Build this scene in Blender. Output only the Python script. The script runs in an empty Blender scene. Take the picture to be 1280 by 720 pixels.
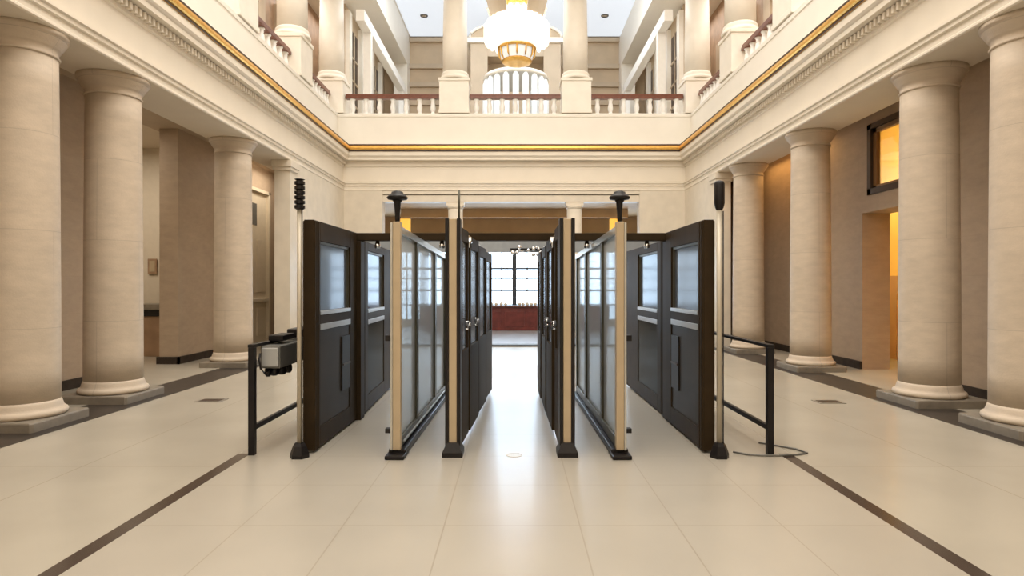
import bpy, bmesh, math, random
from mathutils import Vector, Matrix
random.seed(7)
PI = math.pi
scene = bpy.context.scene
C = scene.collection

# ------------------------------------------------------------------ camera, world, lights
F = 780.0
cam_d = bpy.data.cameras.new('camera')
cam_d.sensor_width = 36.0
cam_d.lens = 36.0 * F / 1280.0
cam_d.shift_x = -3.0 / 1280.0
cam_d.shift_y = -2.0 / 1280.0
cam_d.clip_end = 200
cam = bpy.data.objects.new('camera', cam_d)
cam.location = (0, 0, 1.5)
cam.rotation_euler = (PI / 2, 0, 0)
C.objects.link(cam)
scene.camera = cam

scene.view_settings.view_transform = 'Standard'
scene.view_settings.look = 'None'
scene.view_settings.gamma = 1.0
scene.view_settings.exposure = 0.0
scene.view_settings.use_curve_mapping = False
scene.cycles.use_denoising = True
scene.cycles.max_bounces = 8
scene.cycles.transparent_max_bounces = 16
scene.cycles.sample_clamp_indirect = 6.0
scene.cycles.caustics_reflective = False
scene.cycles.caustics_refractive = False

world = bpy.data.worlds.new('world')
scene.world = world
world.use_nodes = True
world.node_tree.nodes['Background'].inputs[0].default_value = (0.75, 0.85, 1.0, 1)
world.node_tree.nodes['Background'].inputs[1].default_value = 1.0


def area(name, loc, rot, sx, sy, power, col):
    d = bpy.data.lights.new(name, 'AREA')
    d.shape = 'RECTANGLE'
    d.size = sx
    d.size_y = sy
    d.energy = power
    d.color = col
    o = bpy.data.objects.new(name, d)
    o.location = loc
    o.rotation_euler = rot
    C.objects.link(o)
    return o


WARM = (1.0, 0.88, 0.72)
WHITE = (1.0, 0.96, 0.90)
COOL = (0.88, 0.94, 1.0)
AMBER = (1.0, 0.60, 0.22)
area('atrium_light', (0, 5.5, 12.3), (0, 0, 0), 7.5, 17, 1720, WHITE)
area('upper_hall_light', (0, 20.7, 12.25), (math.radians(14), 0, 0), 7.5, 2.8, 560, COOL)
area('entrance_light', (-3.2, -3.6, 6.0), (math.radians(68), 0, math.radians(-22)), 5, 4, 165, WARM)
for sx in (-1, 1):
    area('gallery_light', (sx * 6.9, 9.0, 10.4), (0, 0, 0), 1.6, 20, 420, WHITE)
    area('aisle_light', (sx * 6.0, 8.0, 4.5), (0, 0, 0), 0.4, 16, 3, AMBER)
area('lobby_light', (0, 20.2, 4.05), (0, 0, 0), 9, 1.0, 45, AMBER)
area('aisle_lamp_light', (5.95, 14.0, 4.45), (0, 0, 0), 0.4, 3.0, 16, (1.0, 0.55, 0.18))
for lx, ly, lz, pw in ((8.7, 11.9, 3.9, 130), (9.0, 12.2, 1.6, 22)):
    ld = bpy.data.lights.new('side_room_light', 'POINT')
    ld.energy = pw
    ld.color = (1.0, 0.86, 0.5)
    ld.shadow_soft_size = 0.12
    lo_ = bpy.data.objects.new('side_room_light', ld)
    lo_.location = (lx, ly, lz)
    C.objects.link(lo_)
area('door_fill_light', (-5.95, 15.7, 4.45), (0, 0, 0), 0.4, 1.6, 22, WARM)  # added fill brightening the tall door, no fitting there
area('alcove_light', (-8.3, 11.6, 4.5), (0, 0, 0), 1.5, 2.0, 75, WARM)

for lx in (-1.3, -.8, -.3, .3, .8, 1.3):  # added fills, unseen behind the lintel, to lengthen the daylight streak
    ld = bpy.data.lights.new('lobby_floor_fill', 'SPOT')
    ld.energy = 220
    ld.color = (0.60, 0.78, 1.0)
    ld.spot_size = math.radians(58)
    ld.spot_blend = 0.6
    ld.shadow_soft_size = 0.06
    lo_ = bpy.data.objects.new('lobby_floor_fill', ld)
    lo_.location = (lx, 18.62, 4.03)
    lo_.rotation_euler = (Vector((0, 7.5, 0)) - Vector((lx, 18.62, 4.03))).to_track_quat('-Z', 'Y').to_euler()
    C.objects.link(lo_)
for sx in (-1, 1):
    area('upper_side_fill', (sx * 6.9, 23.0, 12.3), (0, 0, 0), 1.6, 8, 130, WHITE)  # added to lift the dark gallery ends, no lamp modelled there

# ------------------------------------------------------------------ materials


def nodes_of(name):
    m = bpy.data.materials.new(name)
    m.use_nodes = True
    nt = m.node_tree
    return m, nt, nt.nodes['Principled BSDF']


def mat(name, col, rough=0.5, metal=0.0, noise=0.06, scale=8.0, spec=0.5, emit=None, estr=0.0, bump=0.0):
    m, nt, b = nodes_of(name)
    tc = nt.nodes.new('ShaderNodeTexCoord')
    nz = nt.nodes.new('ShaderNodeTexNoise')
    nz.inputs['Scale'].default_value = scale
    nz.inputs['Detail'].default_value = 4
    nt.links.new(tc.outputs['Object'], nz.inputs['Vector'])
    rp = nt.nodes.new('ShaderNodeValToRGB')
    c = Vector(col)
    rp.color_ramp.elements[0].position = 0.3
    rp.color_ramp.elements[1].position = 0.7
    rp.color_ramp.elements[0].color = (*[max(0, v * (1 - noise)) for v in c], 1)
    rp.color_ramp.elements[1].color = (*[min(1, v * (1 + noise)) for v in c], 1)
    nt.links.new(nz.outputs['Fac'], rp.inputs['Fac'])
    nt.links.new(rp.outputs['Color'], b.inputs['Base Color'])
    b.inputs['Roughness'].default_value = rough
    b.inputs['Metallic'].default_value = metal
    b.inputs['Specular IOR Level'].default_value = spec
    if emit:
        b.inputs['Emission Color'].default_value = (*emit, 1)
        b.inputs['Emission Strength'].default_value = estr
    if bump:
        bp = nt.nodes.new('ShaderNodeBump')
        bp.inputs['Strength'].default_value = bump
        bp.inputs['Distance'].default_value = 0.01
        nt.links.new(nz.outputs['Fac'], bp.inputs['Height'])
        nt.links.new(bp.outputs['Normal'], b.inputs['Normal'])
    return m


def stone_blocks(name, col, bw=0.95, bh=0.48, rough=0.6, axis='y', joint=0.93, mott=0.10):
    """limestone with thin block joints; axis = horizontal direction the courses run along"""
    m, nt, b = nodes_of(name)
    N, L = nt.nodes.new, nt.links.new
    tc = N('ShaderNodeTexCoord')
    sep = N('ShaderNodeSeparateXYZ')
    L(tc.outputs['Object'], sep.inputs[0])
    com = N('ShaderNodeCombineXYZ')
    if axis == 'y':
        L(sep.outputs['Y'], com.inputs['X'])
    elif axis == 'x':
        L(sep.outputs['X'], com.inputs['X'])
    else:
        at = N('ShaderNodeMath')
        at.operation = 'ARCTAN2'
        L(sep.outputs['Y'], at.inputs[0])
        L(sep.outputs['X'], at.inputs[1])
        mu = N('ShaderNodeMath')
        mu.operation = 'MULTIPLY'
        mu.inputs[1].default_value = 0.335
        L(at.outputs[0], mu.inputs[0])
        L(mu.outputs[0], com.inputs['X'])
    L(sep.outputs['Z'], com.inputs['Y'])
    br = N('ShaderNodeTexBrick')
    br.inputs['Scale'].default_value = 1.0
    br.inputs['Brick Width'].default_value = bw
    br.inputs['Row Height'].default_value = bh
    br.inputs['Mortar Size'].default_value = 0.004
    br.inputs['Mortar Smooth'].default_value = 0.3
    br.inputs['Color1'].default_value = (0.97, 0.97, 0.97, 1)
    br.inputs['Color2'].default_value = (1, 1, 1, 1)
    br.inputs['Mortar'].default_value = (joint, joint, joint, 1)
    L(com.outputs[0], br.inputs['Vector'])
    nz = N('ShaderNodeTexNoise')
    nz.inputs['Scale'].default_value = 3.0
    nz.inputs['Detail'].default_value = 8
    nz.inputs['Roughness'].default_value = 0.65
    mp = N('ShaderNodeMapping')
    mp.inputs['Scale'].default_value = (1, 1, 2.6)
    L(tc.outputs['Object'], mp.inputs['Vector'])
    L(mp.outputs[0], nz.inputs['Vector'])
    rp = N('ShaderNodeValToRGB')
    rp.color_ramp.elements[0].position = 0.3
    rp.color_ramp.elements[1].position = 0.72
    rp.color_ramp.elements[0].color = (*[v * (1 - mott) for v in col], 1)
    rp.color_ramp.elements[1].color = (*[min(1, v * (1 + mott)) for v in col], 1)
    L(nz.outputs['Fac'], rp.inputs['Fac'])
    mx = N('ShaderNodeMix')
    mx.data_type = 'RGBA'
    mx.blend_type = 'MULTIPLY'
    mx.inputs[0].default_value = 1.0
    L(rp.outputs['Color'], mx.inputs[6])
    L(br.outputs['Color'], mx.inputs[7])
    L(mx.outputs[2], b.inputs['Base Color'])
    b.inputs['Roughness'].default_value = rough
    bp = N('ShaderNodeBump')
    bp.inputs['Strength'].default_value = 0.15
    bp.inputs['Distance'].default_value = 0.01
    n2 = N('ShaderNodeTexNoise')
    n2.inputs['Scale'].default_value = 60
    L(tc.outputs['Object'], n2.inputs['Vector'])
    L(n2.outputs['Fac'], bp.inputs['Height'])
    L(bp.outputs['Normal'], b.inputs['Normal'])
    return m


def floor_material(name, col, seams_x, y0, dy, rough=0.16):
    m, nt, b = nodes_of(name)
    N, L = nt.nodes.new, nt.links.new
    tc = N('ShaderNodeTexCoord')
    sep = N('ShaderNodeSeparateXYZ')
    L(tc.outputs['Object'], sep.inputs[0])

    def M(op, a, bb=None, c=None):
        n = N('ShaderNodeMath')
        n.operation = op
        for i, v in enumerate((a, bb, c)):
            if v is None:
                continue
            if isinstance(v, (int, float)):
                n.inputs[i].default_value = v
            else:
                L(v, n.inputs[i])
        return n.outputs[0]
    X, Y = sep.outputs['X'], sep.outputs['Y']
    d = None
    for s in seams_x:
        v = M('ABSOLUTE', M('SUBTRACT', X, s))
        d = v if d is None else M('MINIMUM', d, v)
    fy = M('DIVIDE', M('SUBTRACT', Y, y0), dy)
    fr = M('MULTIPLY', M('ABSOLUTE', M('SUBTRACT', M('FRACT', M('ADD', fy, 0.5)), 0.5)), dy)
    d = M('MINIMUM', d, fr)
    seam = M('LESS_THAN', d, 0.0042)
    nz = N('ShaderNodeTexNoise')
    nz.inputs['Scale'].default_value = 1.1
    nz.inputs['Detail'].default_value = 3
    nz.inputs['Roughness'].default_value = 0.5
    L(tc.outputs['Object'], nz.inputs['Vector'])
    rp = N('ShaderNodeValToRGB')
    e = rp.color_ramp.elements
    e[0].position = 0.35
    e[0].color = (*[v * 0.96 for v in col], 1)
    e[1].position = 0.65
    e[1].color = (*[min(1, v * 1.04) for v in col], 1)
    L(nz.outputs['Fac'], rp.inputs['Fac'])
    mx = N('ShaderNodeMix')
    mx.data_type = 'RGBA'
    L(M('MULTIPLY', seam, 0.45), mx.inputs[0])
    L(rp.outputs['Color'], mx.inputs[6])
    mx.inputs[7].default_value = (0.25, 0.19, 0.12, 1)
    L(mx.outputs[2], b.inputs['Base Color'])
    b.inputs['Roughness'].default_value = rough
    b.inputs['Specular IOR Level'].default_value = 0.7
    return m


def glass_mat(name, tint, gloss=0.18, rough=0.05, haze=0.0, hazecol=(0.5, 0.55, 0.6)):
    m = bpy.data.materials.new(name)
    m.use_nodes = True
    nt = m.node_tree
    nt.nodes.clear()
    N, L = nt.nodes.new, nt.links.new
    out = N('ShaderNodeOutputMaterial')
    tr = N('ShaderNodeBsdfTransparent')
    tr.inputs[0].default_value = (*tint, 1)
    gl = N('ShaderNodeBsdfGlossy')
    gl.inputs['Roughness'].default_value = rough
    gl.inputs['Color'].default_value = (0.9, 0.95, 1, 1)
    mx = N('ShaderNodeMixShader')
    lw = N('ShaderNodeLayerWeight')
    lw.inputs['Blend'].default_value = 0.25
    ad = N('ShaderNodeMath')
    ad.operation = 'MULTIPLY_ADD'
    ad.use_clamp = True
    ad.inputs[1].default_value = 0.5
    ad.inputs[2].default_value = gloss
    L(lw.outputs['Fresnel'], ad.inputs[0])
    L(ad.outputs[0], mx.inputs[0])
    L(tr.outputs[0], mx.inputs[1])
    L(gl.outputs[0], mx.inputs[2])
    last = mx
    if haze:
        df = N('ShaderNodeBsdfDiffuse')
        df.inputs['Color'].default_value = (*hazecol, 1)
        m2 = N('ShaderNodeMixShader')
        m2.inputs[0].default_value = haze
        L(mx.outputs[0], m2.inputs[1])
        L(df.outputs[0], m2.inputs[2])
        last = m2
    L(last.outputs[0], out.inputs['Surface'])
    return m


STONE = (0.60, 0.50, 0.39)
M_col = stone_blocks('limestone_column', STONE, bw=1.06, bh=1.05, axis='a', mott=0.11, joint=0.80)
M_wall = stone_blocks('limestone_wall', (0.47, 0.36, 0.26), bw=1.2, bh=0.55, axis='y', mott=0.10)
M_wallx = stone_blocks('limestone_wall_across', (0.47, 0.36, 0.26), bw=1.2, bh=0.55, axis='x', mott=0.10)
M_cream = mat('cream_plaster', (0.80, 0.72, 0.60), 0.55, noise=0.03, scale=2)
M_cream2 = mat('cream_stone', (0.74, 0.66, 0.54), 0.5, noise=0.05, scale=4, bump=0.05)
M_white = mat('white_plaster', (0.85, 0.80, 0.71), 0.5, noise=0.02, scale=2)
M_upcol = mat('pale_upper_stone', (0.87, 0.81, 0.71), 0.5, noise=0.04, scale=3)
M_plinth = mat('grey_plinth_stone', (0.24, 0.205, 0.16), 0.55, noise=0.12, scale=10)
M_band = mat('dark_floor_stone', (0.036, 0.028, 0.022), 0.42, noise=0.25, scale=8)
M_line = mat('dark_inlay_stone', (0.05, 0.035, 0.028), 0.2, noise=0.2, scale=8)
M_base = mat('dark_skirting', (0.05, 0.038, 0.03), 0.6, noise=0.2, spec=0.1)
M_gold = mat('gilded_moulding', (0.85, 0.50, 0.13), 0.32, metal=0.85, noise=0.08, scale=12)
M_bronze = mat('dark_bronze', (0.055, 0.032, 0.018), 0.5, metal=0.0, noise=0.1)
M_wood = mat('mahogany_handrail', (0.17, 0.055, 0.03), 0.3, noise=0.2, scale=14)
M_baluster = mat('baluster_paint', (0.88, 0.86, 0.82), 0.4, noise=0.02)
M_black = mat('black_painted_metal', (0.010, 0.008, 0.008), 0.42, noise=0.2, scale=20, spec=0.3)
M_dark = mat('dark_olive_metal', (0.036, 0.023, 0.011), 0.55, noise=0.15, scale=6, spec=0.10)
M_darkpanel = mat('dark_brown_panel', (0.034, 0.024, 0.014), 0.45, noise=0.15, scale=3, spec=0.14)
M_slot = mat('near_black_recess', (0.010, 0.008, 0.007), 0.5, noise=0.1)
M_olive = mat('olive_anodised_metal', (0.085, 0.08, 0.055), 0.4, metal=0.2, noise=0.08)
M_champ = mat('champagne_metal', (0.52, 0.41, 0.27), 0.38, metal=0.15, noise=0.06, scale=5)
M_pole = mat('pale_pole_metal', (0.50, 0.44, 0.34), 0.35, metal=0.2, noise=0.05)
M_alu = mat('brushed_aluminium', (0.60, 0.60, 0.56), 0.28, metal=0.8, noise=0.05, scale=20)
M_sill = mat('pale_grey_strip', (0.45, 0.46, 0.46), 0.3, metal=0.3, noise=0.05)
M_chrome = mat('polished_steel', (0.85, 0.86, 0.88), 0.12, metal=1.0, noise=0.02)
M_grey = mat('grey_machine_casing', (0.17, 0.165, 0.15), 0.4, metal=0.2, noise=0.1)
M_red = mat('dark_red_wood', (0.15, 0.026, 0.020), 0.35, noise=0.3, scale=5)
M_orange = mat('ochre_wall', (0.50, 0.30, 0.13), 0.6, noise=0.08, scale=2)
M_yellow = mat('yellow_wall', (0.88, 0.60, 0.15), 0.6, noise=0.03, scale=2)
M_brownwall = mat('brown_panelling', (0.36, 0.23, 0.14), 0.5, noise=0.2, scale=3)
M_tan = mat('tan_plaster', (0.55, 0.42, 0.28), 0.6, noise=0.06, scale=2)
M_beige = mat('beige_plaster', (0.52, 0.41, 0.29), 0.6, noise=0.06, scale=2)
M_door = mat('cream_painted_door', (0.74, 0.65, 0.51), 0.5, noise=0.03)
M_frame = mat('blue_grey_window_frame', (0.07, 0.085, 0.10), 0.4, noise=0.1)
M_sky = mat('daylight_pane', (0.7, 0.8, 0.9), 0.3, noise=0.0, emit=(0.66, 0.83, 1.0), estr=6.0)
M_lay = mat('luminous_ceiling_glass', (0.3, 0.32, 0.34), 0.5, noise=0.0, emit=(0.86, 0.92, 1.0), estr=0.78)
M_crystal = mat('lit_crystal', (0.95, 0.95, 0.92), 0.1, noise=0.02, emit=(1.0, 0.98, 0.92), estr=0.8)
M_crystal2 = mat('softly_lit_glass_rod', (0.9, 0.92, 0.92), 0.1, noise=0.02, emit=(0.95, 0.98, 1.0), estr=0.22)
M_amber = mat('amber_wall_glow', (0.8, 0.5, 0.1), 0.3, noise=0.03, emit=(1.0, 0.55, 0.08), estr=0.75)  # emission imitates stretches of warm-lit wall
M_glassdark = glass_mat('glass_with_blue_grey_haze', (0.16, 0.19, 0.24), gloss=0.22, rough=0.12, haze=0.40, hazecol=(0.20, 0.22, 0.25))  # blue-grey reflection partly put into the tint and diffuse haze
M_glass = glass_mat('glass_with_pale_haze', (0.88, 0.94, 0.97), gloss=0.03, rough=0.06, haze=0.50, hazecol=(0.93, 0.97, 1.0))  # white diffuse part imitates the bright floor seen through the panes
M_glasspl = glass_mat('smoked_panel_glass', (0.12, 0.12, 0.12), gloss=0.10, rough=0.15, haze=0.85, hazecol=(0.11, 0.11, 0.105))
M_paint = mat('pale_plaster_room', (0.70, 0.62, 0.50), 0.6, noise=0.03)

CENT_X = [-1.71, -1.075, -0.44, 0.41, 1.02, 1.68, -30, 30]
M_floor = floor_material('marble_tiles', (0.425, 0.385, 0.32), CENT_X, 3.915, 0.80, rough=0.29)
M_floor3 = floor_material('daylight_blue_lobby_marble', (0.40, 0.47, 0.58), [-.6, .6], 16.6, 1.2, rough=0.3)  # blue daylight on the lobby floor put into its base colour
M_floor2 = floor_material('marble_slabs', (0.45, 0.41, 0.335), [-3.6, 3.6], 5.2, 3.2, rough=0.24)

# ------------------------------------------------------------------ mesh helpers


def add_box(bm, x0, x1, y0, y1, z0, z1, bev=0.0):
    x0, x1 = min(x0, x1), max(x0, x1)
    y0, y1 = min(y0, y1), max(y0, y1)
    z0, z1 = min(z0, z1), max(z0, z1)
    tmp = bmesh.new()
    r = bmesh.ops.create_cube(tmp, size=1.0)
    for v in r['verts']:
        v.co = Vector(((v.co.x + .5) * (x1 - x0) + x0, (v.co.y + .5) * (y1 - y0) + y0, (v.co.z + .5) * (z1 - z0) + z0))
    if bev:
        bmesh.ops.bevel(tmp, geom=tmp.edges[:], offset=bev, segments=2, affect='EDGES', profile=0.6)
    me = bpy.data.meshes.new('tmp')
    tmp.to_mesh(me)
    tmp.free()
    bm.from_mesh(me)
    bpy.data.meshes.remove(me)
    return bm


def box(x0, x1, y0, y1, z0, z1, bev=0.0):
    return add_box(bmesh.new(), x0, x1, y0, y1, z0, z1, bev)


def add_lathe(bm, prof, seg=32, cx=0, cy=0, cz=0, smooth=True, cap=True):
    rings = []
    for r, z in prof:
        rings.append([bm.verts.new((cx + r * math.cos(2 * PI * i / seg), cy + r * math.sin(2 * PI * i / seg), cz + z)) for i in range(seg)])
    for a, b in zip(rings, rings[1:]):
        for i in range(seg):
            f = bm.faces.new((a[i], a[(i + 1) % seg], b[(i + 1) % seg], b[i]))
            f.smooth = smooth
    if cap:
        try:
            bm.faces.new(list(reversed(rings[0])))
            bm.faces.new(rings[-1])
        except ValueError:
            pass
    return bm


def lathe(prof, seg=32, **k):
    return add_lathe(bmesh.new(), prof, seg, **k)


def add_tube(bm, pts, r, seg=8):
    pts = [Vector(p) for p in pts]
    rings = []
    for i, p in enumerate(pts):
        d = (pts[min(i + 1, len(pts) - 1)] - pts[max(i - 1, 0)]).normalized()
        u = d.orthogonal().normalized() if abs(d.z) > 0.9 else d.cross(Vector((0, 0, 1))).normalized()
        w = d.cross(u)
        rings.append([bm.verts.new(p + r * (math.cos(2 * PI * k / seg) * u + math.sin(2 * PI * k / seg) * w)) for k in range(seg)])
    for a, b in zip(rings, rings[1:]):
        for i in range(seg):
            f = bm.faces.new((a[i], a[(i + 1) % seg], b[(i + 1) % seg], b[i]))
            f.smooth = True
    bm.faces.new(list(reversed(rings[0])))
    bm.faces.new(rings[-1])
    return bm


def obj(name, bm, material, parent=None):
    bmesh.ops.recalc_face_normals(bm, faces=bm.faces[:])
    me = bpy.data.meshes.new(name)
    bm.to_mesh(me)
    bm.free()
    for m in (material if isinstance(material, list) else [material]):
        me.materials.append(m)
    o = bpy.data.objects.new(name, me)
    C.objects.link(o)
    if parent:
        o.parent = parent
    return o


def struct(name, bm, m, parent=None):
    o = obj(name, bm, m, parent)
    if parent is None:
        o['kind'] = 'structure'
    return o


def tag(o, label, cat, group=None):
    o['label'] = label
    o['category'] = cat
    if group:
        o['group'] = group
    return o


def thing(name, label, cat, loc=(0, 0, 0), rotz=0, group=None):
    o = bpy.data.objects.new(name, None)
    C.objects.link(o)
    o.location = loc
    o.rotation_euler = (0, 0, rotz)
    return tag(o, label, cat, group)


def dup(root, loc, rotz, label, group=None):
    r = root.copy()
    C.objects.link(r)
    r.location = loc
    r.rotation_euler = (0, 0, rotz)
    r['label'] = label
    if group:
        r['group'] = group
    for ch in list(root.children):
        c = ch.copy()
        C.objects.link(c)
        c.parent = r
        for g in ch.children:
            d = g.copy()
            C.objects.link(d)
            d.parent = c
    return r


def sweep_U(prof, name, mats, matidx=None, xw=4.93, yb=18.05, y0=-4.0):
    """a moulding profile (projection p, height z) mitred round three sides of the hall"""
    bm = bmesh.new()
    cols = []
    for p, z in prof:
        cols.append([bm.verts.new(c) for c in ((-(xw - p), y0, z), (-(xw - p), yb - p, z), (xw - p, yb - p, z), (xw - p, y0, z))])
    n = len(cols)
    for i in range(n):
        a, b = cols[i], cols[(i + 1) % n]
        for k in range(3):
            f = bm.faces.new((a[k], a[k + 1], b[k + 1], b[k]))
            if matidx:
                f.material_index = matidx[i]
    bm.faces.new([c[0] for c in cols])
    bm.faces.new([c[3] for c in reversed(cols)])
    return struct(name, bm, mats)


# ------------------------------------------------------------------ floor
bm = bmesh.new()


def quad(bm, x0, x1, y0, y1, z, mi):
    f = bm.faces.new([bm.verts.new(c) for c in ((x0, y0, z), (x1, y0, z), (x1, y1, z), (x0, y1, z))])
    f.material_index = mi


YB = 24.0
xs = [(-11, -5.40, 1), (-5.40, -4.76, 2), (-4.76, -2.475, 1), (2.475, 4.76, 1), (4.76, 5.40, 2), (5.40, 11, 1)]
for x0, x1, mi in xs:
    quad(bm, x0, x1, -4, 18.05, 0, mi)
quad(bm, -2.365, 2.365, -4, 15.8, 0, 0)
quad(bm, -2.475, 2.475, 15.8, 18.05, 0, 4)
for s in (-1, 1):
    quad(bm, s * 2.475, s * 2.365, -4, 5.6, 0, 3)
    quad(bm, s * 2.475, s * 2.365, 5.6, 15.8, 0, 0)
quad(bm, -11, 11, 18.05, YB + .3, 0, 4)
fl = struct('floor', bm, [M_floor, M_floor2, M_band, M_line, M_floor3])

# slab under everything so the floor is not a bare sheet
struct('floor', box(-11, 11, -4.3, YB + 0.4, -0.3, -0.012), M_plinth)

# ------------------------------------------------------------------ lower walls
WL = -6.5
# left aisle wall: solid, opening 9.9..12.06, then solid with tall door
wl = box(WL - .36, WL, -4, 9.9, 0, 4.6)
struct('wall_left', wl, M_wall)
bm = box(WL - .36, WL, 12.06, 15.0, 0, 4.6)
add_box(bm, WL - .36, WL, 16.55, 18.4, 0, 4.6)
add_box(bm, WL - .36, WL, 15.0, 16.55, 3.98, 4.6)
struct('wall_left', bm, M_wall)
d1 = struct('door_1', box(WL - .10, WL - .05, 15.0, 16.55, 0, 3.98), M_door)
bm = box(WL - .05, WL + .03, 15.0, 15.09, 0, 3.98)
add_box(bm, WL - .05, WL + .03, 16.46, 16.55, 0, 3.98)
add_box(bm, WL - .05, WL + .03, 15.0, 16.55, 3.90, 3.98)
obj('door_frame', bm, M_door, d1)
obj('chair_rail', box(WL - .06, WL + .03, 15.1, 16.45, 1.1, 1.19, .01), M_cream2, d1)
bm = bmesh.new()
for z0, z1 in ((0.25, 0.95), (1.35, 2.7)):
    add_box(bm, WL - .055, WL - .035, 15.25, 15.72, z0, z1, .008)
    add_box(bm, WL - .055, WL - .035, 15.85, 16.32, z0, z1, .008)
obj('door_panel', bm, M_door, d1)
obj('door_glass', box(WL - .055, WL - .04, 15.3, 15.85, 3.05, 3.6, .005), M_grey, d1)
# room beyond the left opening
bm = box(-11, WL - .36, 14.0, 14.2, 0, 4.6)
add_box(bm, -11.0, -10.8, 8.6, 14.0, 0, 4.6)
add_box(bm, -11, WL - .36, 8.4, 8.6, 0, 4.6)
struct('wall_left', bm, M_paint)
# baseboards of the left piers
struct('baseboard_left', box(WL, WL + .04, 12.02, 15.0, 0, 0.14), M_base)
struct('baseboard_left', box(WL, WL + .04, -4, 9.9, 0, 0.14), M_base)
struct('baseboard_left', box(WL - .4, WL + .04, 12.02, 12.06, 0, 0.14), M_base)

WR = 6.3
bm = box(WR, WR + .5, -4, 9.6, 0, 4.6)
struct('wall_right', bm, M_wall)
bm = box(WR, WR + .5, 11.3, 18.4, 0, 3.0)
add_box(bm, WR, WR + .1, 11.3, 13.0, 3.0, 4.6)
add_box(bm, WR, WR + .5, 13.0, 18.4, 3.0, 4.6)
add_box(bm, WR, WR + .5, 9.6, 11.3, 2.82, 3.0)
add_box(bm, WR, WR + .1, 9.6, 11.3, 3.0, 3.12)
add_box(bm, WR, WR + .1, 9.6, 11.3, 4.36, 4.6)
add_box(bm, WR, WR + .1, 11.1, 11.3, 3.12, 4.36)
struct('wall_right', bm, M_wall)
struct('baseboard_right', box(WR - .04, WR, -4, 9.6, 0, .12), M_base)
struct('baseboard_right', box(WR - .05, WR, 11.3, 18.1, 0, .14), M_base)
# interior window high on the right wall
w = struct('window_1', box(WR - .03, WR + .06, 9.6, 9.72, 3.12, 4.36), M_bronze)
bm = box(WR - .03, WR + .06, 10.99, 11.1, 3.12, 4.36)
add_box(bm, WR - .03, WR + .06, 9.6, 11.1, 3.12, 3.22)
add_box(bm, WR - .03, WR + .06, 9.6, 11.1, 4.27, 4.36)
obj('window_frame', bm, M_bronze, w)
bm = box(WR + .02, WR + .09, 10.90, 10.99, 3.22, 4.27)
add_box(bm, WR + .02, WR + .09, 9.72, 10.99, 3.22, 3.27)
add_box(bm, WR + .02, WR + .09, 9.72, 10.99, 4.20, 4.27)
obj('inner_frame', bm, mat('brown_inner_frame', (0.30, 0.16, 0.06), 0.5), w)
obj('window_pane', box(WR + .05, WR + .06, 9.72, 10.9, 3.27, 4.2), glass_mat('window_glass', (.97, .95, .9), gloss=.03), w)
# yellow lit room behind it
bm = box(WR + .1, 10.5, 13.0, 13.2, 1.72, 4.95)
add_box(bm, 10.3, 10.5, 8.0, 13.0, 0, 4.95)
add_box(bm, WR + .5, 10.5, 7.8, 8.0, 0, 4.95)
add_box(bm, WR + .1, 10.5, 7.8, 13.2, 4.95, 5.05)
struct('wall_right', bm, M_yellow)
struct('wall_right', box(WR + .5, 10.3, 12.95, 13.2, 0, 1.72), M_orange)
t = thing('brass_rack', 'tall brass rack with cross rods standing inside the yellow lit room', 'rack', (7.9, 12.6, 0))
for x in (-.16, .16):
    obj('upright', add_tube(bmesh.new(), [(x, 0, 0), (x, 0, 1.35)], .018), M_gold, t)
for z in (.12, .5, .62, .74, .86, .98, 1.1, 1.22, 1.34):
    obj('cross_rod', add_tube(bmesh.new(), [(-.17, 0, z), (.17, 0, z)], .016), M_gold, t)

# hall-side walls at the far ends of the arcades
struct('wall_left', box(-5.27, -4.93, 13.7, 18.4, 0, 4.27), M_cream2)
struct('wall_right', box(4.93, 5.27, 15.2, 18.4, 0, 4.27), M_cream2)
# pilaster caps
for x0, x1, y0 in ((-5.29, -4.89, 13.64), (4.89, 5.29, 15.14)):
    bm = box(x0, x1, y0, y0 + .5, 4.05, 4.12, .01)
    add_box(bm, x0 - .02, x1 + .02, y0 - .03, y0 + .53, 4.12, 4.27, .015)
    struct('trim_1', bm, M_cream2)

# far wall lower part with the opening
bm = box(-4.93, -4.62, 18.05, 18.4, 0, 4.27)
add_box(bm, -4.62, -4.02, 18.05, 18.4, 0, .85)
add_box(bm, -4.62, -4.02, 18.05, 18.4, 2.55, 4.27)
add_box(bm, -4.02, -3.82, 18.05, 18.4, 0, 4.27)
add_box(bm, 3.62, 3.85, 18.05, 18.4, 0, 4.27)
add_box(bm, 3.85, 4.55, 18.05, 18.4, 0, .85)
add_box(bm, 3.85, 4.55, 18.05, 18.4, 2.55, 4.27)
add_box(bm, 4.55, 4.93, 18.05, 18.4, 0, 4.27)
struct('wall_back', bm, M_cream2)
bm = box(-3.82, 3.62, 18.1, 18.4, 3.95, 4.27)
add_box(bm, -3.82, 3.62, 18.06, 18.44, 4.17, 4.27, .01)
struct('trim_2', bm, M_cream2)
for x in (-6.9, 6.9):
    struct('wall_back', box(x - 1.97, x + 1.97, 18.4, 18.7, 0, 4.6), M_wallx)


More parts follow.
